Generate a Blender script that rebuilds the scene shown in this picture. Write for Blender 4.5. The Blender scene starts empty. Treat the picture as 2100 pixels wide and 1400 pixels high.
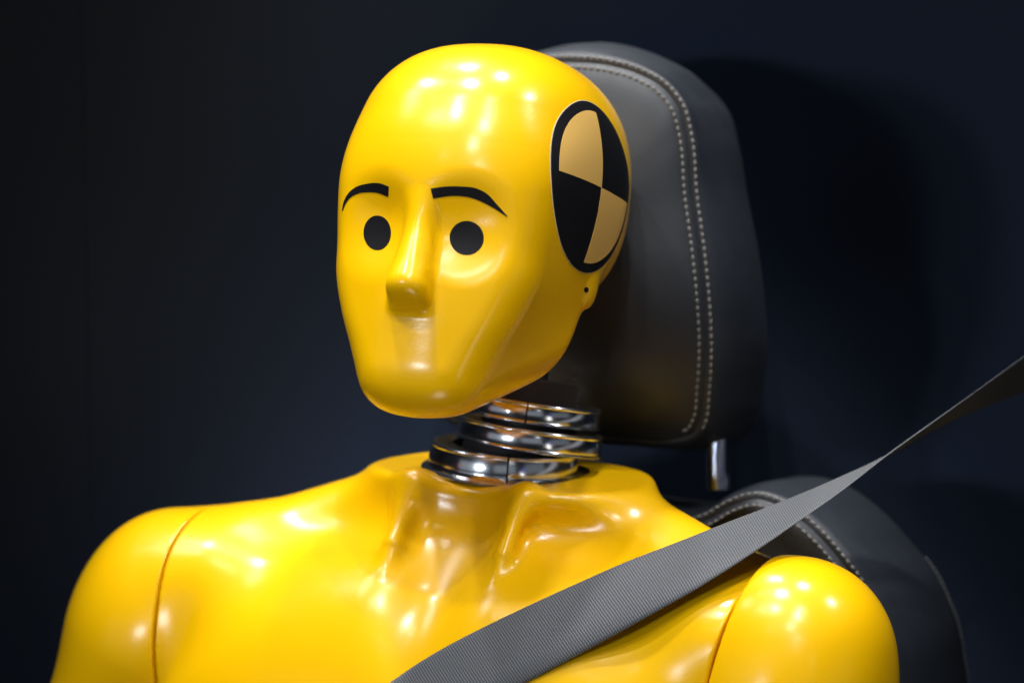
import bpy, bmesh, math, random
import numpy as np
from mathutils import Matrix, Vector

random.seed(7); np.random.seed(7)
sc = bpy.context.scene
COL = sc.collection

# ------------------------------------------------------------------ camera
S = 0.00027            # metres per model unit (one unit = one photo pixel at the dummy's distance)
D0 = 1.60              # metres from the lens to the dummy's head
DU = D0 / S
ORG = Vector((0, 0, 1.15))
PITCH = math.radians(8.0)
FWD = Vector((0, math.cos(PITCH), -math.sin(PITCH)))
UPV = Vector((0, math.sin(PITCH), math.cos(PITCH)))
RGT = Vector((1, 0, 0))
CAMPOS = ORG - FWD * D0

cam_data = bpy.data.cameras.new("camera")
cam = bpy.data.objects.new("camera", cam_data)
COL.objects.link(cam)
cam.location = CAMPOS
cam.rotation_euler = (math.pi / 2 - PITCH, 0, 0)
cam_data.sensor_width = 36
cam_data.lens = 36 * D0 / (2100 * S)
cam_data.clip_start = 0.05
cam_data.clip_end = 50
cam_data.dof.use_dof = True
cam_data.dof.focus_distance = D0 - 0.055
cam_data.dof.aperture_fstop = 4.5
sc.camera = cam

# ------------------------------------------------------------------ world, exposure
world = bpy.data.worlds.new("World"); sc.world = world
world.use_nodes = True
bg = world.node_tree.nodes["Background"]
bg.inputs[0].default_value = (0.75, 0.85, 1.0, 1); bg.inputs[1].default_value = 0.007
sc.view_settings.view_transform = 'Standard'
sc.view_settings.look = 'None'
sc.view_settings.exposure = 0.1
sc.view_settings.gamma = 1.0
sc.cycles.use_denoising = True
sc.cycles.max_bounces = 8
sc.cycles.caustics_reflective = False
sc.cycles.caustics_refractive = False

# ------------------------------------------------------------------ lamps (hall spotlights, plus added reflection and fill lamps)
def spot(name, loc, target, energy, radius, cone=40, color=(1, 1, 1), blend=0.3):
    d = bpy.data.lights.new(name, 'SPOT'); d.energy = energy; d.shadow_soft_size = radius
    d.spot_size = math.radians(cone); d.spot_blend = blend; d.color = color
    o = bpy.data.objects.new(name, d); COL.objects.link(o)
    o.location = ORG + Vector(loc)
    o.rotation_euler = (Vector(target) - Vector(loc)).to_track_quat('-Z', 'Y').to_euler()
    return o
def area(name, loc, target, energy, sx, sy, color=(1, 1, 1)):
    d = bpy.data.lights.new(name, 'AREA'); d.energy = energy; d.shape = 'RECTANGLE'
    d.size = sx; d.size_y = sy; d.color = color
    o = bpy.data.objects.new(name, d); COL.objects.link(o)
    o.location = ORG + Vector(loc)
    o.rotation_euler = (Vector(target) - Vector(loc)).to_track_quat('-Z', 'Y').to_euler()
    return o

AIM = (0.0, 0.0, -0.04)
def hall(az, el, dist, energy, radius, cone=12.5, color=(.98, .99, 1), aim=AIM):
    az = math.radians(az); el = math.radians(el)
    v = Vector((math.sin(az) * math.cos(el), -math.cos(az) * math.cos(el), math.sin(el))) * dist
    spot("hall_spotlight", Vector(aim) + v, aim, energy, radius, cone, color, 0.45)
for az, el, e, r in ((-80, 80, 205, 0.10), (-109, 62, 105, 0.08), (-47, 63, 88, 0.065), (-160, 66, 95, 0.09),
                     (132, 77, 145, 0.09), (84, 54, 88, 0.07), (-62, 57, 16, 0.04)):
    hall(az, el, 3.0, e, r, 12.5)
for az, el, e, r in ((1, 59, 68, 0.035), (-11, 48, 40, 0.03), (10, 66, 40, 0.035), (-3, 36, 16, 0.025)):
    hall(az, el, 3.0, e, r, 11.5, aim=(0.0, -0.03, -0.09))
for az, el, e, r in ((4, 33, 2, 0.02), (-36, 41, 4, 0.025), (15, 21, 1.2, 0.018)):
    hall(az, el, 3.0, e, r, 11)
def soft(az, el, dist, e, sx, sy):
    az = math.radians(az); el = math.radians(el)
    v = Vector((math.sin(az) * math.cos(el), -math.cos(az) * math.cos(el), math.sin(el))) * dist
    area("hall_soft_light", v, (0, 0, -0.1), e, sx, sy, (1, 1, 1))
soft(-95, 53, 3.0, 8, 0.6, 0.45)
# added area lamps standing in for the unseen hall, reflected in chrome and paint
for x, y, z, e in ((-3.6, -2.6, 0.55, 2.6), (0.2, -4.4, 0.6, 2.2), (3.4, -2.8, 0.5, 1.3)):
    area("reflection_area_light", (x, y, z), (0, 0, 0), e, 2.6, 1.3, (.80, .88, 1))
area("reflection_area_light", (1.95, -3.5, -0.55), (0, 0, 0), 2.6, 0.3, 1.0, (1, .97, .92))
spot("chin_fill_spot", (-0.14, -0.55, -0.55), (-0.035, -0.06, -0.02), 13.0, 0.26, 26, (1, .90, .74), 1.0)  # added fill spot from below, brightens chin, jaw and nose underside
def bulb(name, loc, e, col, r=0.03):
    d = bpy.data.lights.new(name, 'POINT'); d.energy = e; d.color = col; d.shadow_soft_size = r
    o = bpy.data.objects.new(name, d); COL.objects.link(o); o.location = ORG + Vector(loc)
bulb("blue_stage_lamp", (1.6, -2.6, 0.25), 0.5, (.15, .2, 1), 0.06)
bulb("red_stage_lamp", (-3.0, -1.0, 0.25), 0.25, (1, .05, .08), 0.05)
# two low lamps far to the left light the wall
spot("side_spotlight", (-1.90, -2.45, 0.42), (0.23, 0.3, -0.13), 40, 0.09, 19, (.80, .90, 1), 1.0)
spot("side_spotlight", (-1.72, -2.62, 0.46), (0.25, 0.3, -0.11), 27, 0.09, 19, (.80, .90, 1), 1.0)

# ------------------------------------------------------------------ signed-distance toolkit (numpy)
def smin(a, b, k):
    h = np.clip(0.5 + 0.5 * (b - a) / k, 0, 1)
    return b + (a - b) * h - k * h * (1 - h)
def smax(a, b, k):
    return -smin(-a, -b, k)
def ell(p, c, r, e=2.0):
    q = np.abs((p - np.asarray(c, np.float32)) / np.asarray(r, np.float32))
    if e == 2.0:
        n = np.sqrt((q * q).sum(1)); g = np.sqrt(((q / np.asarray(r, np.float32)) ** 2).sum(1))
        return n * (n - 1) / np.maximum(g, 1e-6)
    n = (q ** e).sum(1) ** (1 / e)
    return (n - 1) * (np.sqrt(((p - np.asarray(c, np.float32)) ** 2).sum(1)) / np.maximum(n, 1e-4))
def cap(p, a, b, ra, rb):
    a = np.asarray(a, np.float32); b = np.asarray(b, np.float32)
    ab = b - a; t = np.clip(((p - a) @ ab) / (ab @ ab), 0, 1)
    return np.sqrt((((p - a) - t[:, None] * ab) ** 2).sum(1)) - (ra + (rb - ra) * t)
def polycap(p, pts, r, k=None):
    d = None
    for i in range(len(pts) - 1):
        e = cap(p, pts[i], pts[i + 1], r[i], r[i + 1])
        d = e if d is None else np.minimum(d, e)
    return d
def plane(p, c, n):
    n = np.asarray(n, np.float32); n = n / np.linalg.norm(n)
    return (p - np.asarray(c, np.float32)) @ n
def curve(xs, ys):
    """smooth monotone-ish cubic through the points, as a function"""
    xs = np.asarray(xs, float); ys = np.asarray(ys, float)
    o = np.argsort(xs); xs = xs[o]; ys = ys[o]
    m = np.gradient(ys, xs)
    def f(x):
        x = np.clip(x, xs[0], xs[-1]); i = np.clip(np.searchsorted(xs, x) - 1, 0, len(xs) - 2)
        h = xs[i + 1] - xs[i]; t = (x - xs[i]) / h
        return ((2*t**3 - 3*t**2 + 1) * ys[i] + (t**3 - 2*t**2 + t) * h * m[i]
                + (-2*t**3 + 3*t**2) * ys[i + 1] + (t**3 - t**2) * h * m[i + 1])
    lx = np.linspace(xs[0], xs[-1], 600); ly = f(lx)
    return lambda x: np.interp(x, lx, ly).astype(np.float32)
def grad(f, p, e=0.6):
    g = np.empty_like(p)
    for i in range(3):
        d = np.zeros(3, np.float32); d[i] = e
        g[:, i] = (f(p + d) - f(p - d)) / (2 * e)
    return g
def polygonize(f, lo, hi, h):
    lo = np.asarray(lo, np.float32); hi = np.asarray(hi, np.float32)
    n = (np.ceil((hi - lo) / h / 4).astype(int)) * 4 + 1
    # coarse pass picks the blocks near the surface
    cn = (n - 1) // 4 + 1
    ax = [lo[i] + np.arange(cn[i], dtype=np.float32) * 4 * h for i in range(3)]
    G = np.stack(np.meshgrid(*ax, indexing='ij'), -1).reshape(-1, 3)
    C = f(G).reshape(cn)
    V = np.repeat(np.repeat(np.repeat(C, 4, 0), 4, 1), 4, 2)
    V = V[2:2 + n[0], 2:2 + n[1], 2:2 + n[2]]
    if V.shape != tuple(n):
        V = np.pad(V, [(0, n[i] - V.shape[i]) for i in range(3)], mode='edge')
    V = V.copy()
    idx = np.argwhere(np.abs(V) < 9 * h)
    P = lo + idx.astype(np.float32) * h
    out = np.empty(len(P), np.float32)
    for s in range(0, len(P), 400000):
        out[s:s + 400000] = f(P[s:s + 400000])
    V[idx[:, 0], idx[:, 1], idx[:, 2]] = out
    # surface nets
    neg = V < 0
    c = [neg[i:n[0]-1+i, j:n[1]-1+j, k:n[2]-1+k] for i in (0, 1) for j in (0, 1) for k in (0, 1)]
    ssum = sum(a.astype(np.int8) for a in c)
    act = (ssum > 0) & (ssum < 8)
    cells = np.argwhere(act)
    vid = -np.ones(act.shape, np.int64); vid[act] = np.arange(len(cells))
    acc = np.zeros((len(cells), 3)); cnt = np.zeros(len(cells))
    corners = [(i, j, k) for i in (0, 1) for j in (0, 1) for k in (0, 1)]
    for a in range(8):
        for b in range(a + 1, 8):
            A, B = np.array(corners[a]), np.array(corners[b])
            if abs(A - B).sum() != 1: continue
            va = V[tuple((cells + A).T)]; vb = V[tuple((cells + B).T)]
            m = (va < 0) != (vb < 0)
            t = va[m] / (va[m] - vb[m])
            acc[m] += A + t[:, None] * (B - A); cnt[m] += 1
    P = (lo + (cells + acc / cnt[:, None]) * h).astype(np.float32)
    quads = []
    for ax_ in range(3):
        b_, c_ = (ax_ + 1) % 3, (ax_ + 2) % 3
        sl0 = [slice(None)] * 3; sl1 = [slice(None)] * 3
        sl0[ax_] = slice(0, n[ax_] - 1); sl1[ax_] = slice(1, n[ax_])
        e0 = neg[tuple(sl0)]; e1 = neg[tuple(sl1)]
        ed = np.argwhere(e0 != e1)
        ed = ed[(ed[:, b_] > 0) & (ed[:, c_] > 0) & (ed[:, b_] < n[b_] - 1) & (ed[:, c_] < n[c_] - 1)]
        flip = e0[tuple(ed.T)]
        q = []
        for (db, dc) in ((-1, -1), (0, -1), (0, 0), (-1, 0)):
            o = ed.copy(); o[:, b_] += db; o[:, c_] += dc
            q.append(vid[tuple(o.T)])
        q = np.stack(q, 1)
        q[~flip] = q[~flip][:, ::-1]
        quads.append(q)
    Q = np.concatenate(quads)
    for _ in range(4):
        v = f(P); g = grad(f, P); gg = np.maximum((g * g).sum(1), 0.05)
        step = (v / gg)[:, None] * g
        ln = np.sqrt((step ** 2).sum(1))[:, None]
        P = P - step * np.minimum(1, h * 0.8 / np.maximum(ln, 1e-6))
    N = grad(f, P); N /= np.maximum(np.linalg.norm(N, axis=1)[:, None], 1e-6)
    return P, Q, N

# ------------------------------------------------------------------ object helpers
def px(x, y, d=0.0):
    """point in space that lies `d` units beyond the head, seen at photo position x, y"""
    k = (DU + d) / DU
    return CAMPOS + FWD * (D0 + d * S) + RGT * ((x - 1050) * S * k) + UPV * ((700 - y) * S * k)
def frame(pos, yaw, pitch=0.0, roll=0.0):
    return Matrix.Translation(pos) @ Matrix.Rotation(math.radians(yaw), 4, 'Z') @ \
        Matrix.Rotation(math.radians(pitch), 4, 'X') @ Matrix.Rotation(math.radians(roll), 4, 'Y')
def empty(name, mat, label=None, cat=None, group=None):
    o = bpy.data.objects.new(name, None); COL.objects.link(o); o.matrix_world = mat
    o.empty_display_size = 0.05
    if label: o['label'] = label
    if cat: o['category'] = cat
    if group: o['group'] = group
    return o
def mesh_obj(name, P, F, mat, parent=None, normals=None, smooth=True, scale=S):
    me = bpy.data.meshes.new(name)
    me.from_pydata((np.asarray(P, float) * scale).tolist(), [], [list(map(int, q)) for q in F])
    me.update()
    if smooth:
        me.polygons.foreach_set('use_smooth', [True] * len(me.polygons))
    if normals is not None:
        me.normals_split_custom_set_from_vertices(np.asarray(normals, float).tolist())
    o = bpy.data.objects.new(name, me); COL.objects.link(o)
    if mat: me.materials.append(mat)
    if parent: o.parent = parent
    return o
def sdf_obj(name, f, lo, hi, h, mat, parent=None):
    P, Q, N = polygonize(f, lo, hi, h)
    return mesh_obj(name, P, Q, mat, parent, N)
def np4(m): return np.array(m)
def xf(m, P):
    m = np4(m); P = np.asarray(P, float)
    return P @ m[:3, :3].T + m[:3, 3]

# ------------------------------------------------------------------ materials
def new_mat(name):
    m = bpy.data.materials.new(name); m.use_nodes = True
    nt = m.node_tree; b = nt.nodes['Principled BSDF']
    return m, nt, b
def node(nt, t, **kw):
    n = nt.nodes.new(t)
    for k, v in kw.items(): setattr(n, k, v)
    return n
def yellow_mat():
    m, nt, b = new_mat("yellow_gloss_paint")
    L = nt.links.new
    tc = node(nt, 'ShaderNodeTexCoord')
    n1 = node(nt, 'ShaderNodeTexNoise'); n1.inputs['Scale'].default_value = 9; n1.inputs['Detail'].default_value = 3
    L(tc.outputs['Object'], n1.inputs['Vector'])
    mix = node(nt, 'ShaderNodeMix', data_type='RGBA')
    mix.inputs[6].default_value = (0.86, 0.463, 0.0, 1); mix.inputs[7].default_value = (0.90, 0.502, 0.0, 1)
    L(n1.outputs['Fac'], mix.inputs[0])
    vo = node(nt, 'ShaderNodeTexVoronoi'); vo.inputs['Scale'].default_value = 15; L(tc.outputs['Object'], vo.inputs['Vector'])
    lt = node(nt, 'ShaderNodeMath', operation='LESS_THAN'); lt.inputs[1].default_value = 0.011; L(vo.outputs['Distance'], lt.inputs[0])
    sp = node(nt, 'ShaderNodeMix', data_type='RGBA'); sp.inputs[7].default_value = (0.09, 0.05, 0.01, 1)
    L(lt.outputs[0], sp.inputs[0]); L(mix.outputs[2], sp.inputs[6]); L(sp.outputs[2], b.inputs['Base Color'])
    b.inputs['Roughness'].default_value = 0.42
    b.inputs['Specular IOR Level'].default_value = 0.08
    b.inputs['Coat Weight'].default_value = 0.85
    b.inputs['Coat Roughness'].default_value = 0.16
    n3 = node(nt, 'ShaderNodeTexNoise'); n3.inputs['Scale'].default_value = 26; n3.inputs['Detail'].default_value = 7; n3.inputs['Roughness'].default_value = 0.65
    L(tc.outputs['Object'], n3.inputs['Vector'])
    mr = node(nt, 'ShaderNodeMapRange'); mr.inputs[1].default_value = 0.35; mr.inputs[2].default_value = 0.7
    mr.inputs[3].default_value = 0.16; mr.inputs[4].default_value = 0.27
    L(n3.outputs['Fac'], mr.inputs[0]); L(mr.outputs[0], b.inputs['Coat Roughness'])
    n2 = node(nt, 'ShaderNodeTexNoise'); n2.inputs['Scale'].default_value = 900; n2.inputs['Detail'].default_value = 2
    L(tc.outputs['Object'], n2.inputs['Vector'])
    bp = node(nt, 'ShaderNodeBump'); bp.inputs['Strength'].default_value = 0.10; bp.inputs['Distance'].default_value = 0.0004
    L(n2.outputs['Fac'], bp.inputs['Height']); L(bp.outputs[0], b.inputs['Normal']); L(bp.outputs[0], b.inputs['Coat Normal'])
    return m
YELLOW = yellow_mat()
def plain(name, col, rough, metal=0.0, spec=0.5):
    m, nt, b = new_mat(name)
    b.inputs['Base Color'].default_value = (*col, 1); b.inputs['Roughness'].default_value = rough
    b.inputs['Metallic'].default_value = metal; b.inputs['Specular IOR Level'].default_value = spec
    return m
BLACK = plain("black_vinyl", (0.010, 0.010, 0.012), 0.38, 0.0, 0.25)

def leather_mat():
    m, nt, b = new_mat("black_leather"); L = nt.links.new
    tc = node(nt, 'ShaderNodeTexCoord')
    v = node(nt, 'ShaderNodeTexVoronoi'); v.inputs['Scale'].default_value = 900
    n = node(nt, 'ShaderNodeTexNoise'); n.inputs['Scale'].default_value = 90; n.inputs['Detail'].default_value = 6
    L(tc.outputs['Object'], v.inputs['Vector']); L(tc.outputs['Object'], n.inputs['Vector'])
    add = node(nt, 'ShaderNodeMath', operation='ADD'); L(v.outputs['Distance'], add.inputs[0]); L(n.outputs['Fac'], add.inputs[1])
    bp = node(nt, 'ShaderNodeBump'); bp.inputs['Strength'].default_value = 0.16; bp.inputs['Distance'].default_value = 0.0004
    L(add.outputs[0], bp.inputs['Height']); L(bp.outputs[0], b.inputs['Normal'])
    r = node(nt, 'ShaderNodeMapRange'); r.inputs[3].default_value = 0.46; r.inputs[4].default_value = 0.58
    L(n.outputs['Fac'], r.inputs[0]); L(r.outputs[0], b.inputs['Roughness'])
    b.inputs['Base Color'].default_value = (0.009, 0.0125, 0.020, 1)
    b.inputs['Specular IOR Level'].default_value = 0.7
    return m
LEATHER = leather_mat()
THREAD = plain("beige_thread", (0.19, 0.182, 0.17), 0.75)
CHROME = plain("polished_steel", (0.82, 0.83, 0.86), 0.17, 1.0)
DARKROD = plain("dark_steel", (0.10, 0.10, 0.11), 0.4, 1.0)
POSTMETAL = plain("chrome_post", (0.36, 0.38, 0.46), 0.2, 1.0)
RUBBER = plain("black_rubber", (0.010, 0.010, 0.011), 0.6)
BLOCK = plain("black_anodised", (0.04, 0.04, 0.043), 0.5)
TAN = plain("tan_vinyl", (0.80, 0.48, 0.125), 0.36)
RIM = plain("pale_edge", (0.55, 0.5, 0.38), 0.5)
def print_black():
    m, nt, b = new_mat("black_sticker"); L = nt.links.new
    tc = node(nt, 'ShaderNodeTexCoord')
    n = node(nt, 'ShaderNodeTexNoise'); n.inputs['Scale'].default_value = 1500; n.inputs['Detail'].default_value = 3
    L(tc.outputs['Object'], n.inputs['Vector'])
    bp = node(nt, 'ShaderNodeBump'); bp.inputs['Strength'].default_value = 0.25; bp.inputs['Distance'].default_value = 0.0003
    L(n.outputs['Fac'], bp.inputs['Height']); L(bp.outputs[0], b.inputs['Normal'])
    b.inputs['Base Color'].default_value = (0.008, 0.008, 0.010, 1); b.inputs['Roughness'].default_value = 0.55; b.inputs['Specular IOR Level'].default_value = 0.1
    return m
STICKER = print_black()
def belt_mat():
    m, nt, b = new_mat("woven_webbing"); L = nt.links.new
    uv = node(nt, 'ShaderNodeUVMap'); uv.uv_map = "UVMap"
    sep = node(nt, 'ShaderNodeSeparateXYZ'); L(uv.outputs[0], sep.inputs[0])
    def sine(sock, freq, ph=None):
        mu = node(nt, 'ShaderNodeMath', operation='MULTIPLY'); L(sock, mu.inputs[0]); mu.inputs[1].default_value = freq
        src = mu.outputs[0]
        if ph is not None:
            ad = node(nt, 'ShaderNodeMath', operation='ADD'); L(src, ad.inputs[0]); L(ph, ad.inputs[1]); src = ad.outputs[0]
        sn = node(nt, 'ShaderNodeMath', operation='SINE'); L(src, sn.inputs[0]); return sn.outputs[0]
    # v: 0..1 across; u: metres along
    rows = sine(sep.outputs[0], 2 * math.pi / 0.0015)
    cols = sine(sep.outputs[1], 2 * math.pi * 22)
    mul = node(nt, 'ShaderNodeMath', operation='MULTIPLY'); L(rows, mul.inputs[0]); L(cols, mul.inputs[1])
    ad = node(nt, 'ShaderNodeMath', operation='MULTIPLY_ADD'); L(mul.outputs[0], ad.inputs[0]); ad.inputs[1].default_value = 0.5; L(rows, ad.inputs[2])
    mr = node(nt, 'ShaderNodeMapRange'); mr.inputs[1].default_value = -1.5; mr.inputs[2].default_value = 1.5
    L(ad.outputs[0], mr.inputs[0])
    ns = node(nt, 'ShaderNodeTexNoise'); ns.inputs['Scale'].default_value = 14; L(uv.outputs[0], ns.inputs['Vector'])
    ramp = node(nt, 'ShaderNodeMix', data_type='RGBA')
    ramp.inputs[6].default_value = (0.026, 0.027, 0.031, 1); ramp.inputs[7].default_value = (0.145, 0.15, 0.163, 1)
    L(mr.outputs[0], ramp.inputs[0]); L(ramp.outputs[2], b.inputs['Base Color'])
    bp = node(nt, 'ShaderNodeBump'); bp.inputs['Strength'].default_value = 0.6; bp.inputs['Distance'].default_value = 0.0004
    L(mr.outputs[0], bp.inputs['Height']); L(bp.outputs[0], b.inputs['Normal'])
    b.inputs['Roughness'].default_value = 0.6; b.inputs['Specular IOR Level'].default_value = 0.35
    b.inputs['Sheen Weight'].default_value = 0.15
    return m
WEB = belt_mat()
def wall_mat():
    m, nt, b = new_mat("navy_wall"); L = nt.links.new
    tc = node(nt, 'ShaderNodeTexCoord')
    n = node(nt, 'ShaderNodeTexNoise'); n.inputs['Scale'].default_value = 3; n.inputs['Detail'].default_value = 4
    L(tc.outputs['Object'], n.inputs['Vector'])
    mx = node(nt, 'ShaderNodeMix', data_type='RGBA')
    mx.inputs[6].default_value = (0.0340, 0.0485, 0.0850, 1); mx.inputs[7].default_value = (0.0410, 0.0580, 0.1010, 1)
    L(n.outputs['Fac'], mx.inputs[0]); L(mx.outputs[2], b.inputs['Base Color'])
    b.inputs['Roughness'].default_value = 0.75; b.inputs['Specular IOR Level'].default_value = 0.06
    return m
WALLM = wall_mat()


# ------------------------------------------------------------------ setting: the dark wall behind

def slab(name, x0, x1, y0, y1, z0, z1, mat, bev=0.0):
    bm = bmesh.new(); bmesh.ops.create_cube(bm, size=1)
    bmesh.ops.scale(bm, vec=(x1 - x0, y1 - y0, z1 - z0), verts=bm.verts)
    bmesh.ops.translate(bm, vec=((x0 + x1) / 2, (y0 + y1) / 2, (z0 + z1) / 2), verts=bm.verts)
    if bev: bmesh.ops.bevel(bm, geom=bm.edges[:], offset=bev, segments=2, affect='EDGES', profile=0.5)
    me = bpy.data.meshes.new(name); bm.to_mesh(me); bm.free(); me.materials.append(mat)
    o = bpy.data.objects.new(name, me); COL.objects.link(o); return o
def add_wall():
    w = slab("wall", -1.45, 1.45, 0.312, 0.33, -0.6, 0.5, WALLM); w.location = ORG; w['kind'] = 'structure'
    for x0, x1 in ((-1.2, -0.2795), (-0.2792, 0.62), (0.621, 1.4)):
        p = slab("wall_panel", x0, x1, 0.30, 0.3115, -0.59, 0.49, WALLM, 0.0002); p.parent = w
add_wall()


# ------------------------------------------------------------------ the dummy: head
HEAD_POS = px(1000, 375, 0)
HM = frame(HEAD_POS, -22, -13)
dummy = empty("crash_test_dummy", frame(px(960, 1190, 90), -28, -10),
              "glossy yellow crash test dummy strapped into the black leather seat", "crash dummy")
def child_world(o, parent, M):
    o.parent = parent; o.matrix_parent_inverse = parent.matrix_world.inverted(); o.matrix_basis = M

Z_ = [-520, -470, -420, -370, -300, -220, -150, -60, 40]
YF = curve(Z_, [318, 328, 334, 336, 338, 338, 334, 328, 320])      # how far the face front stands out
XR = curve(Z_, [90, 102, 118, 140, 177, 208, 214, 215, 215])        # half width of the flat front
SL = curve(Z_, [0.32, 0.30, 0.27, 0.22, 0.13, 0.07, 0.06, 0.06, 0.06])
NY = curve([-310, -262, -195, -130, -60, 0], [403, 401, 376, 352, 334, 300])
NW = curve([-320, -295, -262, -200, -130, -60, 0], [44, 43, 37, 28, 22, 34, 54])
def head_sdf(p):
    x, y, z = p[:, 0], p[:, 1], p[:, 2]
    ax_ = np.sqrt(x * x + 16)
    cr = ell(p, (0, 27, 3), (263, 341, 277), 2.42)
    # face block
    yf = YF(z); xr = XR(z); sl = SL(z)
    front = -(y + yf) + x * x / 620.0
    side = (ax_ - (xr + (y + yf) * sl)) / np.sqrt(1 + sl * sl)
    fb = smax(front, side, 56)
    fb = smax(fb, plane(p, (0, -300, -533), (0, 0.42, -0.9)), 90)
    fb = smax(fb, plane(p, (0, -335, -490), (0, -0.60, -0.80)), 75)
    fb = smax(fb, plane(p, (0, 30, -300), (0, 1, -0.25)), 60)
    fb = smax(fb, z - 60, 120)
    d = smin(cr, fb, 70)
    # eye sockets
    q = p.copy(); q[:, 0] = np.sqrt(x * x + 4)
    d = smax(d, -ell(q, (116, -372, -132), (102, 72, 86)), 50)
    # small tab below the target
    d = smin(d, ell(q, (230, 22, -200), (15, 32, 44)), 14)
    # soft groove down the middle below the nose
    wz = np.clip((z + 490) / 190, 0, 1); wz = wz * wz * (3 - 2 * wz) * np.clip((-292 - z) / 50, 0, 1)
    d = d + 1.2 * np.exp(-(x / 40) ** 2) * wz
    # nose wedge
    yn = -NY(z); w = NW(z)
    sd = (ax_ - (w + (y - yn) * np.interp(z, [-290, -220, -130], [0.10, 0.28, 0.36]))) * 0.94
    nose = smax(smax(yn - y, sd, 34), plane(p, (0, -398, -264), (0, -0.56, -0.83)), 30)
    nose = smax(nose, z - 10, 40)
    nose = smax(nose, y + 250, 10)
    d = smin(d, nose, 9)
    return d
dbg = {}
head_M = HM
head = sdf_obj("head", head_sdf, (-320, -450, -540), (320, 430, 330), 4.0, YELLOW)
head.parent = dummy; head.matrix_world = head_M

# stickers: traced from the lens onto the real head surface, lifted a hair above it
def cast(f, M, pts, lift=0.0, dmax=1600):
    """photo positions -> points on the surface f (local units of frame M)"""
    Mi = np.linalg.inv(np4(M))
    o = (Mi[:3, :3] @ np.array(CAMPOS) + Mi[:3, 3]) / S
    tg = np.array([px(a, b, 0)[:] for a, b in pts]) @ Mi[:3, :3].T / S + Mi[:3, 3] / S
    d = tg - o; d /= np.linalg.norm(d, axis=1)[:, None]
    t = np.full(len(tg), DU - 900.0)
    for _ in range(140):
        p = (o + d * t[:, None]).astype(np.float32)
        t += np.clip(f(p), -40, 60) * 0.6
    p = (o + d * t[:, None]).astype(np.float32)
    if lift:
        n = grad(f, p); n /= np.linalg.norm(n, axis=1)[:, None]
        p = p + n * lift
    return p
def lift_pts(f, p, lift):
    n = grad(f, p.astype(np.float32)); n /= np.linalg.norm(n, axis=1)[:, None]
    return p + n * lift, n
def sheet(name, f, base, nu, nv, mat, parent, thick=1.2, closed=False, low=-0.6):
    """grid of surface points (nu rows x nv) turned into a thin sticker with an edge"""
    top, n = lift_pts(f, base, thick)
    P = list(top); N = list(n); F = []
    m = nv if closed else nv - 1
    for i in range(nu - 1):
        for j in range(m):
            F.append((i * nv + j, (i + 1) * nv + j, (i + 1) * nv + (j + 1) % nv, i * nv + (j + 1) % nv))
    # edge skirt
    if closed: loop = [(nu - 1) * nv + j for j in range(nv)]
    else:
        loop = [j for j in range(nv)] + [i * nv + nv - 1 for i in range(1, nu)] + \
               [(nu - 1) * nv + j for j in range(nv - 2, -1, -1)] + [i * nv for i in range(nu - 2, 0, -1)]
    bot, _ = lift_pts(f, base[loop], low)
    k0 = len(P); P += list(bot); L_ = len(loop)
    for a in range(L_):
        b = (a + 1) % L_
        F.append((loop[a], k0 + a, k0 + b, loop[b]))
    o = mesh_obj(name, P, F, mat, parent)
    o.data.set_sharp_from_angle(angle=math.radians(35))
    return o
def eye(cx, cy, rx, ry):
    nr, na = 10, 48; pts = []
    for i in range(nr):
        r = 0.001 + 0.999 * i / (nr - 1)
        for j in range(na):
            t = 2 * math.pi * j / na
            pts.append((cx + rx * r * math.cos(t), cy + ry * r * math.sin(t)))
    return sheet("eye", head_sdf, cast(head_sdf, HM, pts), nr, na, STICKER, head, 1.2, True)
eye(774, 477.5, 28, 35.5); eye(957, 488, 35, 35)
def brow(up, dn):
    up = np.array(up, float); dn = np.array(dn, float)
    def res(c, n):
        s_ = np.r_[0, np.cumsum(np.hypot(*np.diff(c, axis=0).T))]; t = np.linspace(0, s_[-1], n)
        return np.stack([curve(s_, c[:, 0])(t), curve(s_, c[:, 1])(t)], 1)
    A, B = res(up, 36), res(dn, 36); n = 8; pts = []
    for i in range(n):
        pts += list(map(tuple, A + (B - A) * i / (n - 1)))
    return sheet("eyebrow", head_sdf, cast(head_sdf, HM, pts), n, 36, STICKER, head, 1.2)
brow([(883, 387), (910, 383), (945, 382.5), (975, 386), (998, 397), (1018, 418), (1041, 444)],
     [(888, 407.5), (910, 403.5), (940, 402), (965, 405.5), (990, 415), (1014, 428), (1040, 445)])
brow([(797.5, 383), (778, 376), (752, 377), (730, 384), (714, 398), (706, 413), (702, 432)],
     [(796.5, 404), (775, 396), (755, 394.5), (735, 397), (719, 405), (709, 418), (703, 432.5)])
o = eye(1202, 594, 4.5, 5.5); o.name = 'screw_hole'; o.data.name = 'screw_hole'
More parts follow.
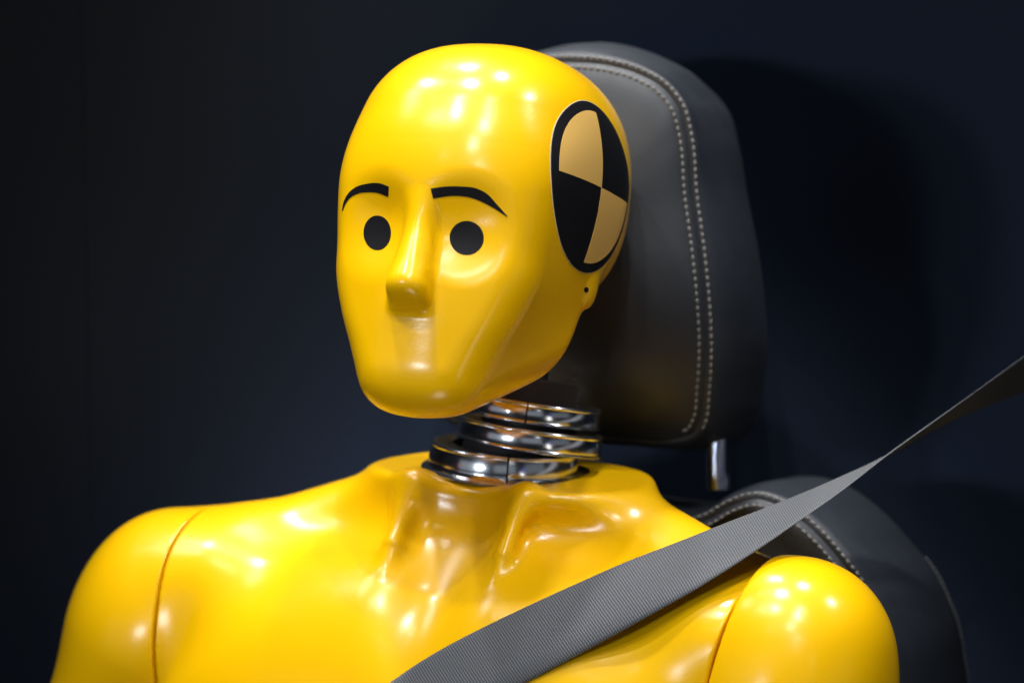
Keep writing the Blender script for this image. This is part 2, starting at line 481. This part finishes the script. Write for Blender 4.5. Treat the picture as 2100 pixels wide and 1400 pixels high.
# quartered target on the side of the head
def emblem():
    c = cast(head_sdf, HM, [(1232, 385)])[0]
    n = grad(head_sdf, c[None])[0]; n /= np.linalg.norm(n)
    n = np.array([1.0, 0.10, 0.0]); n /= np.linalg.norm(n)
    up = np.array([0, 0, 1.0]); back = np.cross(up, n); back /= np.linalg.norm(back); up = np.cross(n, back)
    a0 = math.radians(EMB_ROT); e1 = back * math.cos(a0) - up * math.sin(a0); e2 = back * math.sin(a0) + up * math.cos(a0)
    def surf(uv):
        uv = np.asarray(uv, float)
        o = c + n * 130 + uv[:, :1] * e1 + uv[:, 1:] * e2
        t = np.zeros(len(o))
        for _ in range(160):
            t += np.clip(head_sdf((o - n * t[:, None]).astype(np.float32)), -30, 30) * 0.5
        return (o - n * t[:, None]).astype(np.float32)
    def disc(name, R, mat, parent, th):
        nr, na = 16, 72
        uv = [(R * (0.01 + 0.99 * i / (nr - 1)) * math.cos(2 * math.pi * j / na), R * (0.01 + 0.99 * i / (nr - 1)) * math.sin(2 * math.pi * j / na))
              for i in range(nr) for j in range(na)]
        return sheet(name, head_sdf, surf(uv), nr, na, mat, parent, th, True)
    d = disc("target_emblem", 171, BLACK, head, 1.5)
    disc("emblem_edge", 172.4, RIM, d, 1.0)
    for q in (math.pi / 2, -math.pi / 2):
        nr, na = 14, 24; uv = []
        for i in range(nr):
            r = 152 * (0.004 + 0.996 * i / (nr - 1))
            for j in range(na):
                t = q + (math.pi / 2) * j / (na - 1); uv.append((r * math.cos(t), r * math.sin(t)))
        sheet("quadrant", head_sdf, surf(uv), nr, na, TAN, d, 2.2)
EMB_ROT = 3.5
emblem()


# ------------------------------------------------------------------ the dummy: torso and arms
TM = dummy.matrix_world.copy()
def torso_base(p):
    x, y, z = p[:, 0], p[:, 1], p[:, 2]
    q = p.copy(); q[:, 0] = np.sqrt(x * x + 9)
    d = ell(p, (0, 60, -500), (710, 315, 530), 3.2)
    d = smin(d, ell(p, (0, 70, -90), (640, 190, 170), 2.4), 130)
    zb = p[:, 2] + np.where(x > 0, 75, 84)
    d = smin(d, ell(np.stack([q[:, 0], y, zb], 1), (600, 30, 0), (220, 190, 168)), 90)
    d = smin(d, cap(q, (150, 160, 110), (600, 70, -20), 150, 110), 80)
    d = smin(d, cap(p, (230, 175, 150), (600, 90, -10), 70, 100), 60)
    d = smin(d, ell(p, (4, 165, 120), (292, 225, 330), 2.8), 90)
    return d
def left_shell(q):
    a = ell(q, (728, 30, -140), (212, 205, 225), 2.1)
    return smin(a, cap(q, (770, 25, -260), (985, -20, -760), 192, 180), 150)
def torso_sdf(p):
    x = p[:, 0]
    d = torso_base(p)
    d = smin(d, left_shell(p * np.array([-1, 1, 1], np.float32)), 40)
    q = p.copy(); q[:, 0] = np.sqrt(x * x + 9)
    d = smax(d, plane(p, (0, 165, 233), (0.02, -0.15, 1)), 18)
    # hollows above the collar bones
    sh = (0.5 - 0.5 * np.tanh(x / 60))[:, None].astype(np.float32) * np.array([45, -26, 8], np.float32)
    d = smax(d, -ell(q - sh, (282, -112, 128), (185, 118, 72)), 56 - 20 * np.tanh(x / 60))
    # collar bones
    # notch and neck tendons
    d = smax(d, -polycap(q, [(0, -140, 150), (0, -196, 20), (0, -320, -150)], [68, 60, 48]), 110)
    d = smin(d, polycap(q, [(132, -24, 196), (130, -100, 70), (128, -128, 10)], [15, 8, -20]), 58 - 8 * np.tanh(x / 60))
    d = smax(d, plane(p, (648, 0, 0), (1, 0.0, -0.2)), 6)
    d = smax(d, plane(p, (-654, 0, 0), (-1, 0.0, -0.04)), 4)
    d = smax(d, -700 - p[:, 2], 10)
    return d
def arm_sdf(sgn):
    def f(p):
        q = p.copy(); q[:, 0] = q[:, 0] * sgn
        if sgn > 0:
            a = ell(q, (718, 30, -108), (212, 205, 232), 2.15)
            a = smin(a, cap(q, (725, 25, -190), (765, -20, -760), 190, 175), 60)
            a = smax(a, -plane(q, (655, 0, 0), (1, 0.0, -0.2)), 6)
        else:
            a = ell(q, (728, 30, -140), (212, 205, 225), 2.1)
            a = smin(a, cap(q, (770, 25, -260), (985, -20, -760), 192, 180), 150)
            a = smin(a, torso_base(p), 40)
            a = smax(a, -plane(q, (660, 0, 0), (1, 0.0, -0.04)), 4)
        return smax(a, -700 - q[:, 2], 10)
    return f
tor = sdf_obj("torso", torso_sdf, (-760, -420, -720), (760, 460, 300), 6.0, YELLOW)
tor.parent = dummy
for s in (1, -1):
    lo = (440, -320, -720); hi = (1140, 320, 220)
    if s < 0: lo, hi = (-1140, -320, -720), (-440, 320, 220)
    a = sdf_obj("arm", arm_sdf(s), lo, hi, 6.0, YELLOW)
    a.parent = dummy

# ------------------------------------------------------------------ the dummy: neck
def lathe(prof, n=96, a0=0.0, a1=2 * math.pi, close_prof=True):
    full = abs(a1 - a0 - 2 * math.pi) < 1e-6
    P = []; F = []; m = len(prof); cnt = n if full else n + 1
    for i in range(cnt):
        t = a0 + (a1 - a0) * i / n
        for r, z in prof: P.append((r * math.cos(t), r * math.sin(t), z))
    for i in range(n):
        k = (i + 1) % cnt
        for j in range(m if close_prof else m - 1):
            F.append((i * m + j, k * m + j, k * m + (j + 1) % m, i * m + (j + 1) % m))
    if not full and close_prof:
        F.append(tuple(range(m))[::-1]); F.append(tuple((cnt - 1) * m + j for j in range(m)))
    return P, F
def add_world(name, P, F, mat, M, parent, smooth=True, autos=None):
    o = mesh_obj(name, P, F, mat, parent, smooth=smooth)
    o.matrix_world = M
    if autos:
        o.data.set_sharp_from_angle(angle=math.radians(autos))
    return o
def ring_profile(R, h, w=46):
    hh = h / 2; pr = []
    # outer face: bead, shallow hollow, bead
    for r, z in ((R - w, -hh + 4), (R - w + 4, -hh), (R - 8, -hh), (R - 3, -hh + 1), (R, -hh + 3.5), (R, -hh + 6), (R - 2.5, -hh + 8.5),
                 (R - 1.5, -hh * 0.45), (R - 0.5, 0), (R - 1.5, hh * 0.45), (R - 2.5, hh - 8.5), (R, hh - 6), (R, hh - 3.5), (R - 3, hh - 1),
                 (R - 8, hh), (R - w + 4, hh), (R - w, hh - 4)):
        pr.append((r, z))
    return pr
ND = 235
def ring(x, y, R, h, pitch, roll, gap_at=None, d=ND, cone=0.0):
    k = (DU + d) / DU
    M = frame(px(x, y, d), 0, pitch, roll)
    pr = [(r_ - cone * z_, z_) for r_, z_ in ring_profile(R * k, h * k)]
    if gap_at is None: P, F = lathe(pr)
    else:
        g = math.radians(gap_at); P, F = lathe(pr, 110, g + 0.012, g + 2 * math.pi - 0.012)
    return add_world("neck_ring", P, F, CHROME, M, dummy, autos=50)
ring(1033, 939, 154, 54, -1, 5, -87, cone=0.13)
ring(1087, 895, 150, 46, -6, 8.5, 100, cone=0.03)
ring(1089, 840, 146, 44, -6, 8.5, -94, cone=0.03)
k = (DU + ND) / DU
pr = [(60, -6), (176, -6), (180, -3), (180, 0), (176, 3), (160, 5), (60, 5)]
P, F = lathe([(a * k, b * k) for a, b in pr])
add_world("neck_flange", P, F, CHROME, frame(px(1043, 963, ND), 0, 0, 3.5), dummy, autos=50)
def tube(name, pts, rad, mat, parent, n=24):
    P = []; F = []; pts = [Vector(p) for p in pts]
    for i, p in enumerate(pts):
        t = (pts[min(i + 1, len(pts) - 1)] - pts[max(i - 1, 0)]).normalized()
        a = t.cross(Vector((0, 1, 0))).normalized(); b = t.cross(a)
        r = rad[i] if isinstance(rad, (list, tuple)) else rad
        for j in range(n):
            q = 2 * math.pi * j / n; P.append(p + (a * math.cos(q) + b * math.sin(q)) * r)
    for i in range(len(pts) - 1):
        for j in range(n):
            F.append((i * n + j, i * n + (j + 1) % n, (i + 1) * n + (j + 1) % n, (i + 1) * n + j))
    F.append(tuple(range(n))[::-1]); F.append(tuple((len(pts) - 1) * n + j for j in range(n)))
    o = mesh_obj(name, P, F, mat, None, scale=1.0)
    o.data.set_sharp_from_angle(angle=math.radians(40))
    if parent:
        o.parent = parent; o.matrix_parent_inverse = parent.matrix_world.inverted()
    return o
bpy.context.view_layer.update()
tube("neck_core", [px(1043, 962, ND), px(1043, 930, ND), px(1085, 890, ND), px(1092, 835, ND)], [112 * S, 105 * S, 100 * S, 100 * S], RUBBER, dummy)
def box(name, sx, sy, sz, mat, M, parent, bev=3):
    bm = bmesh.new(); bmesh.ops.create_cube(bm, size=1)
    bmesh.ops.scale(bm, vec=(sx * S, sy * S, sz * S), verts=bm.verts)
    bmesh.ops.bevel(bm, geom=bm.edges[:], offset=bev * S, segments=2, affect='EDGES', profile=0.7)
    me = bpy.data.meshes.new(name); bm.to_mesh(me); bm.free(); me.materials.append(mat)
    o = bpy.data.objects.new(name, me); COL.objects.link(o); o.parent = parent; o.matrix_world = M
    return o
bpy.context.view_layer.update()
box("neck_block", 165, 150, 62, BLOCK, frame(px(1104, 808, ND), 0, -8, 7), dummy)
tube("neck_rod", [px(1105, 800, ND), px(1110, 640, ND)], 19 * S, DARKROD, dummy)

# ------------------------------------------------------------------ seat and headrest (upholstered pads)
def pad(name, half, prof_front, prof_side, M, parent, mat, nseg=240, flat=0.6, left=None, taper=0.0, topf=0.1, bend=0.0, upk=((-1, 0, 1), (1, 1, 1))):
    """closed pad: the mirrored outline `half` (x, z from top centre to bottom centre) is the seam round the front panel;
       prof_front: (scale, y) from the centre to the seam; prof_side: (outward offset, y) from the seam to the back"""
    h = np.array(half, float)
    hl = h if left is None else np.array(left, float)
    full = np.vstack([h, (hl * [-1, 1])[::-1][1:-1]])
    c = np.vstack([full, full[:1]])
    s_ = np.r_[0, np.cumsum(np.hypot(*np.diff(c, axis=0).T))]
    # periodic smoothing by padding
    sx = np.r_[s_[-4:-1] - s_[-1], s_, s_[1:4] + s_[-1]]; cx = np.vstack([c[-4:-1], c, c[1:4]])
    t = np.linspace(0, s_[-1], nseg, endpoint=False)
    O = np.stack([curve(sx, cx[:, 0])(t), curve(sx, cx[:, 1])(t)], 1).astype(float)
    tan = np.roll(O, -2, 0) - np.roll(O, 2, 0)
    nrm = np.stack([-tan[:, 1], tan[:, 0]], 1); nrm /= np.linalg.norm(nrm, axis=1)[:, None]
    if (nrm * O).sum() < 0: nrm = -nrm
    ctr = O.mean(0)
    def rim(off, y):
        upn = np.clip(nrm[:, 1:], 0, 1) ** 0.8
        k = off * (1 - flat * np.clip(-nrm[:, 1:], 0, 1)) * (1 - topf * upn) if off > 18 else off
        if off > 18: k = k * (1 + (curve(upk[0], upk[1])(O[:, 1:]) - 1) * np.clip(np.abs(nrm[:, :1]) * 1.3, 0, 1))
        return O + nrm * (k - upn * max(0, y - 30) * taper)
    P = []; rows = 0
    for sc_, y in prof_front:
        q = ctr + (O - ctr) * sc_
        P += [(a, y, b) for a, b in q]; rows += 1
    for off, y in prof_side:
        q = rim(off, y) if off > -40 else ctr + (O - ctr) * (1 + off / 400.0)
        P += [(a, y, b) for a, b in q]; rows += 1
    if bend:
        P = [(a, y + bend * min(b, 0) ** 2, b) for a, y, b in P]
    F = []
    for i in range(rows - 1):
        for j in range(nseg):
            k = (j + 1) % nseg
            F.append((i * nseg + j, i * nseg + k, (i + 1) * nseg + k, (i + 1) * nseg + j))
    F.append(tuple(range(nseg))[::-1]); F.append(tuple((rows - 1) * nseg + j for j in range(nseg)))
    o = mesh_obj(name, P, F, mat, parent)
    return o, rim
def stitches(name, rim, off, y, spacing, parent, mat=THREAD, ln=6.0, wd=3.1, lift=2.2, bend=0.0, zmax=1e9, zmin=-1e9):
    c = rim(off, y); c = np.vstack([c, c[:1]])
    s_ = np.r_[0, np.cumsum(np.hypot(*np.diff(c, axis=0).T))]
    n = int(s_[-1] / spacing); t = (np.arange(n) + 0.5) * s_[-1] / n
    X = np.interp(t, s_, c[:, 0]); Z = np.interp(t, s_, c[:, 1])
    X2 = np.interp(t + 1, s_, c[:, 0]); Z2 = np.interp(t + 1, s_, c[:, 1])
    P = []; F = []
    for i in range(n):
        if Z[i] > zmax or Z[i] < zmin: continue
        d = np.array([X2[i] - X[i], 0, Z2[i] - Z[i]]); d /= np.linalg.norm(d) + 1e-9
        e = np.array([d[2], 0, -d[0]]); u = np.array([0, -1.0, 0])
        o = np.array([X[i], y + bend * min(Z[i], 0) ** 2, Z[i]]) + u * lift
        base = len(P)
        for a, r in ((-1, 0.35), (-0.6, 0.85), (0, 1), (0.6, 0.85), (1, 0.35)):
            for q in range(6):
                w = 2 * math.pi * q / 6
                P.append(o + d * ln * a + e * wd * r * math.cos(w) + u * (wd * 0.9 * r * math.sin(w) - (1 - r) * 1.5))
        for a in range(4):
            for q in range(6):
                F.append((base + a * 6 + q, base + a * 6 + (q + 1) % 6, base + (a + 1) * 6 + (q + 1) % 6, base + (a + 1) * 6 + q))
        F.append(tuple(base + q for q in range(6))[::-1]); F.append(tuple(base + 24 + q for q in range(6)))
    o = mesh_obj(name, P, F, mat, parent); o['kind'] = 'stuff'
    return o
def front_prof(dome, ys):
    pr = [(s_, ys - dome * (1 - s_ ** 2)) for s_ in (0.02, 0.2, 0.4, 0.55, 0.68, 0.78, 0.85, 0.90)]
    return pr
SEAM = [(-17, -4.0), (-11, -0.5), (-6, 2.5), (-3, 4.5), (-1, 8), (1, 9), (3, 7), (6, 7), (11, 9), (17, 14)]
seat = empty("car_seat", frame(px(1160, 1104, 470), -25, -3),
             "black leather car seat back with pale stitching behind the yellow dummy", "car seat")
head_half = [(0, 398), (105, 392), (180, 375), (236, 348), (274, 305), (293, 244), (306, 117), (325, -10), (334, -117), (331, -223),
             (318, -300), (300, -368), (280, -396), (235, -413), (120, -420), (0, -420)]
HRM = frame(px(1148, 500, 400), -25, -7)
head_half = [(a_ - 0.05 * b_ * min(1, a_ / 200), b_) for a_, b_ in head_half]
HBEND = 0.00055
hr, HRIM = pad("headrest", head_half, front_prof(75, 0), SEAM + [(30, 30), (46, 70), (58, 120), (64, 170), (58, 220), (42, 262), (14, 290), (-20, 302),
                 (-120, 310), (-260, 312), (-390, 312)], HRM, None, LEATHER, bend=HBEND, upk=((-400, -200, 0, 100, 200, 300, 400), (1.1, 1.1, 1.02, 0.9, 0.66, 0.42, 0.25)))
hr.parent = seat; hr.matrix_world = HRM
stitches("stitching", HRIM, -12, -1.0, 15.5, hr, bend=HBEND, zmin=-392)
stitches("stitching", HRIM, 12, 10, 15.5, hr, bend=HBEND, zmin=-392)
seat_half = [(0, 48), (200, 46), (280, 52), (330, 70), (387, 106), (438, 124), (500, 112), (574, 66), (637, 6), (688, -55), (728, -140), (752, -250),
             (766, -420), (760, -600), (720, -680), (600, -705), (300, -710), (0, -710)]
seat_left = [(0, 48), (200, 30), (330, 22), (438, 16), (520, 0), (590, -30), (640, -70), (690, -130), (728, -200), (752, -290), (766, -420), (760, -600), (720, -680), (600, -705), (300, -710), (0, -710)]
sp, SRIM = pad("backrest", seat_half, [(a_, y_ + 30 * (1 - (a_ - 0.5) ** 2 * 2.0)) for a_, y_ in front_prof(10, 0)],
                 SEAM + [(34, 34), (54, 80), (66, 150), (68, 230), (72, 330), (66, 390), (52, 420), (44, 428), (40, 438), (26, 460), (-10, 485), (-120, 500), (-380, 502)],
                 None, None, LEATHER, 420, left=seat_left, taper=0.08, topf=0.5)
sp.parent = seat
stitches("stitching", SRIM, -12, -1.0, 16, sp)
stitches("stitching", SRIM, 12, 10, 16, sp)
stitches("stitching", SRIM, 56, 420, 13, sp, ln=4.5, wd=2.2, lift=-1, zmax=-40)
bpy.context.view_layer.update()
for a_, b_ in (((1473, 830, 470), (1472, 1003, 470)), ((1105, 830, 640), (1105, 985, 640))):
    tube("headrest_post", [px(*a_), px(*b_)], 27 * S, POSTMETAL, seat)

# ------------------------------------------------------------------ seat belt
def ribbon(name, U, L_, mat, thick=4.5, nl=260, nw=20):
    U = np.array([px(*p)[:] for p in U]); L_ = np.array([px(*p)[:] for p in L_])
    mid = (U + L_) / 2
    s_ = np.r_[0, np.cumsum(np.linalg.norm(np.diff(mid, axis=0), axis=1))]
    t = np.linspace(0, s_[-1], nl)
    f = lambda A: np.stack([curve(s_, A[:, i])(t) for i in range(3)], 1).astype(float)
    U2, L2 = f(U), f(L_)
    def sm(A, w=17):
        kx = np.hanning(w + 2)[1:-1]; kx /= kx.sum()
        B = np.vstack([2 * A[0] - A[1:w][::-1], A, 2 * A[-1] - A[-w:-1][::-1]])
        B = np.stack([np.convolve(B[:, i], kx, 'same') for i in range(3)], 1)
        return B[w - 1:w - 1 + len(A)]
    U2, L2 = sm(sm(U2)), sm(sm(L2))
    tang = np.gradient((U2 + L2) / 2, axis=0)
    nr = np.cross(U2 - L2, tang); nr /= np.linalg.norm(nr, axis=1)[:, None]
    if (nr @ np.array(FWD))[0] > 0: nr = -nr
    P = []; UV = []
    for side in (1, -1):
        for j in range(nw + 1):
            v = j / nw
            e = 1 - max(0, abs(v - 0.5) - 0.46) / 0.04 * 0.7
            q = L2 + (U2 - L2) * v + nr * (side * thick * S / 2 * e)
            q = q - nr * (9 * S * max(0, (0.24 - v) / 0.24) ** 1.6) * np.clip((0.56 - t / t[-1]) / 0.12, 0, 1)[:, None]
            P.append(q); UV.append(np.stack([t, np.full(nl, v)], 1))
    P = np.concatenate(P); UV = np.concatenate(UV); F = []
    cols = list(range(nw + 1)) + [nw + 1 + j for j in range(nw, -1, -1)]
    for a in range(len(cols)):
        b = cols[(a + 1) % len(cols)]; a = cols[a]
        for i in range(nl - 1):
            F.append((a * nl + i, a * nl + i + 1, b * nl + i + 1, b * nl + i))
    o = mesh_obj(name, P, F, mat, None, scale=1.0)
    uvl = o.data.uv_layers.new(name="UVMap")
    vi = np.empty(len(o.data.loops), np.int32); o.data.loops.foreach_get('vertex_index', vi)
    uvl.data.foreach_set('uv', UV[vi].astype(np.float32).ravel())
    bm = bmesh.new(); bm.from_mesh(o.data); bmesh.ops.recalc_face_normals(bm, faces=bm.faces); bm.to_mesh(o.data); bm.free()
    return o
BU = [(540, 1600, -60), (730, 1450, -110), (891, 1338, -152), (1013, 1275, -174), (1143, 1214, -190), (1219, 1180, -192), (1291, 1148, -190), (1371, 1119, -178),
      (1470, 1079, -150), (1596, 1031, -82), (1730, 975, 25), (1808, 941, 85), (1900, 889, 140), (2000, 842, 195), (2100, 803, 250), (2300, 725, 340)]
BL = [(620, 1720, -170), (800, 1575, -195), (965, 1455, -222), (1090, 1388, -255), (1215, 1320, -284), (1290, 1278, -302), (1355, 1240, -316), (1425, 1200, -324),
      (1515, 1146, -312), (1625, 1077, -250), (1748, 990, -150), (1810, 940, -90), (1900, 875, -35), (2000, 803, 25), (2100, 730, 90), (2300, 585, 220)]
belt = ribbon("seat_belt", BU, BL, WEB)
belt['label'] = "grey woven seat belt strap running diagonally across the yellow chest"; belt['category'] = "seat belt"
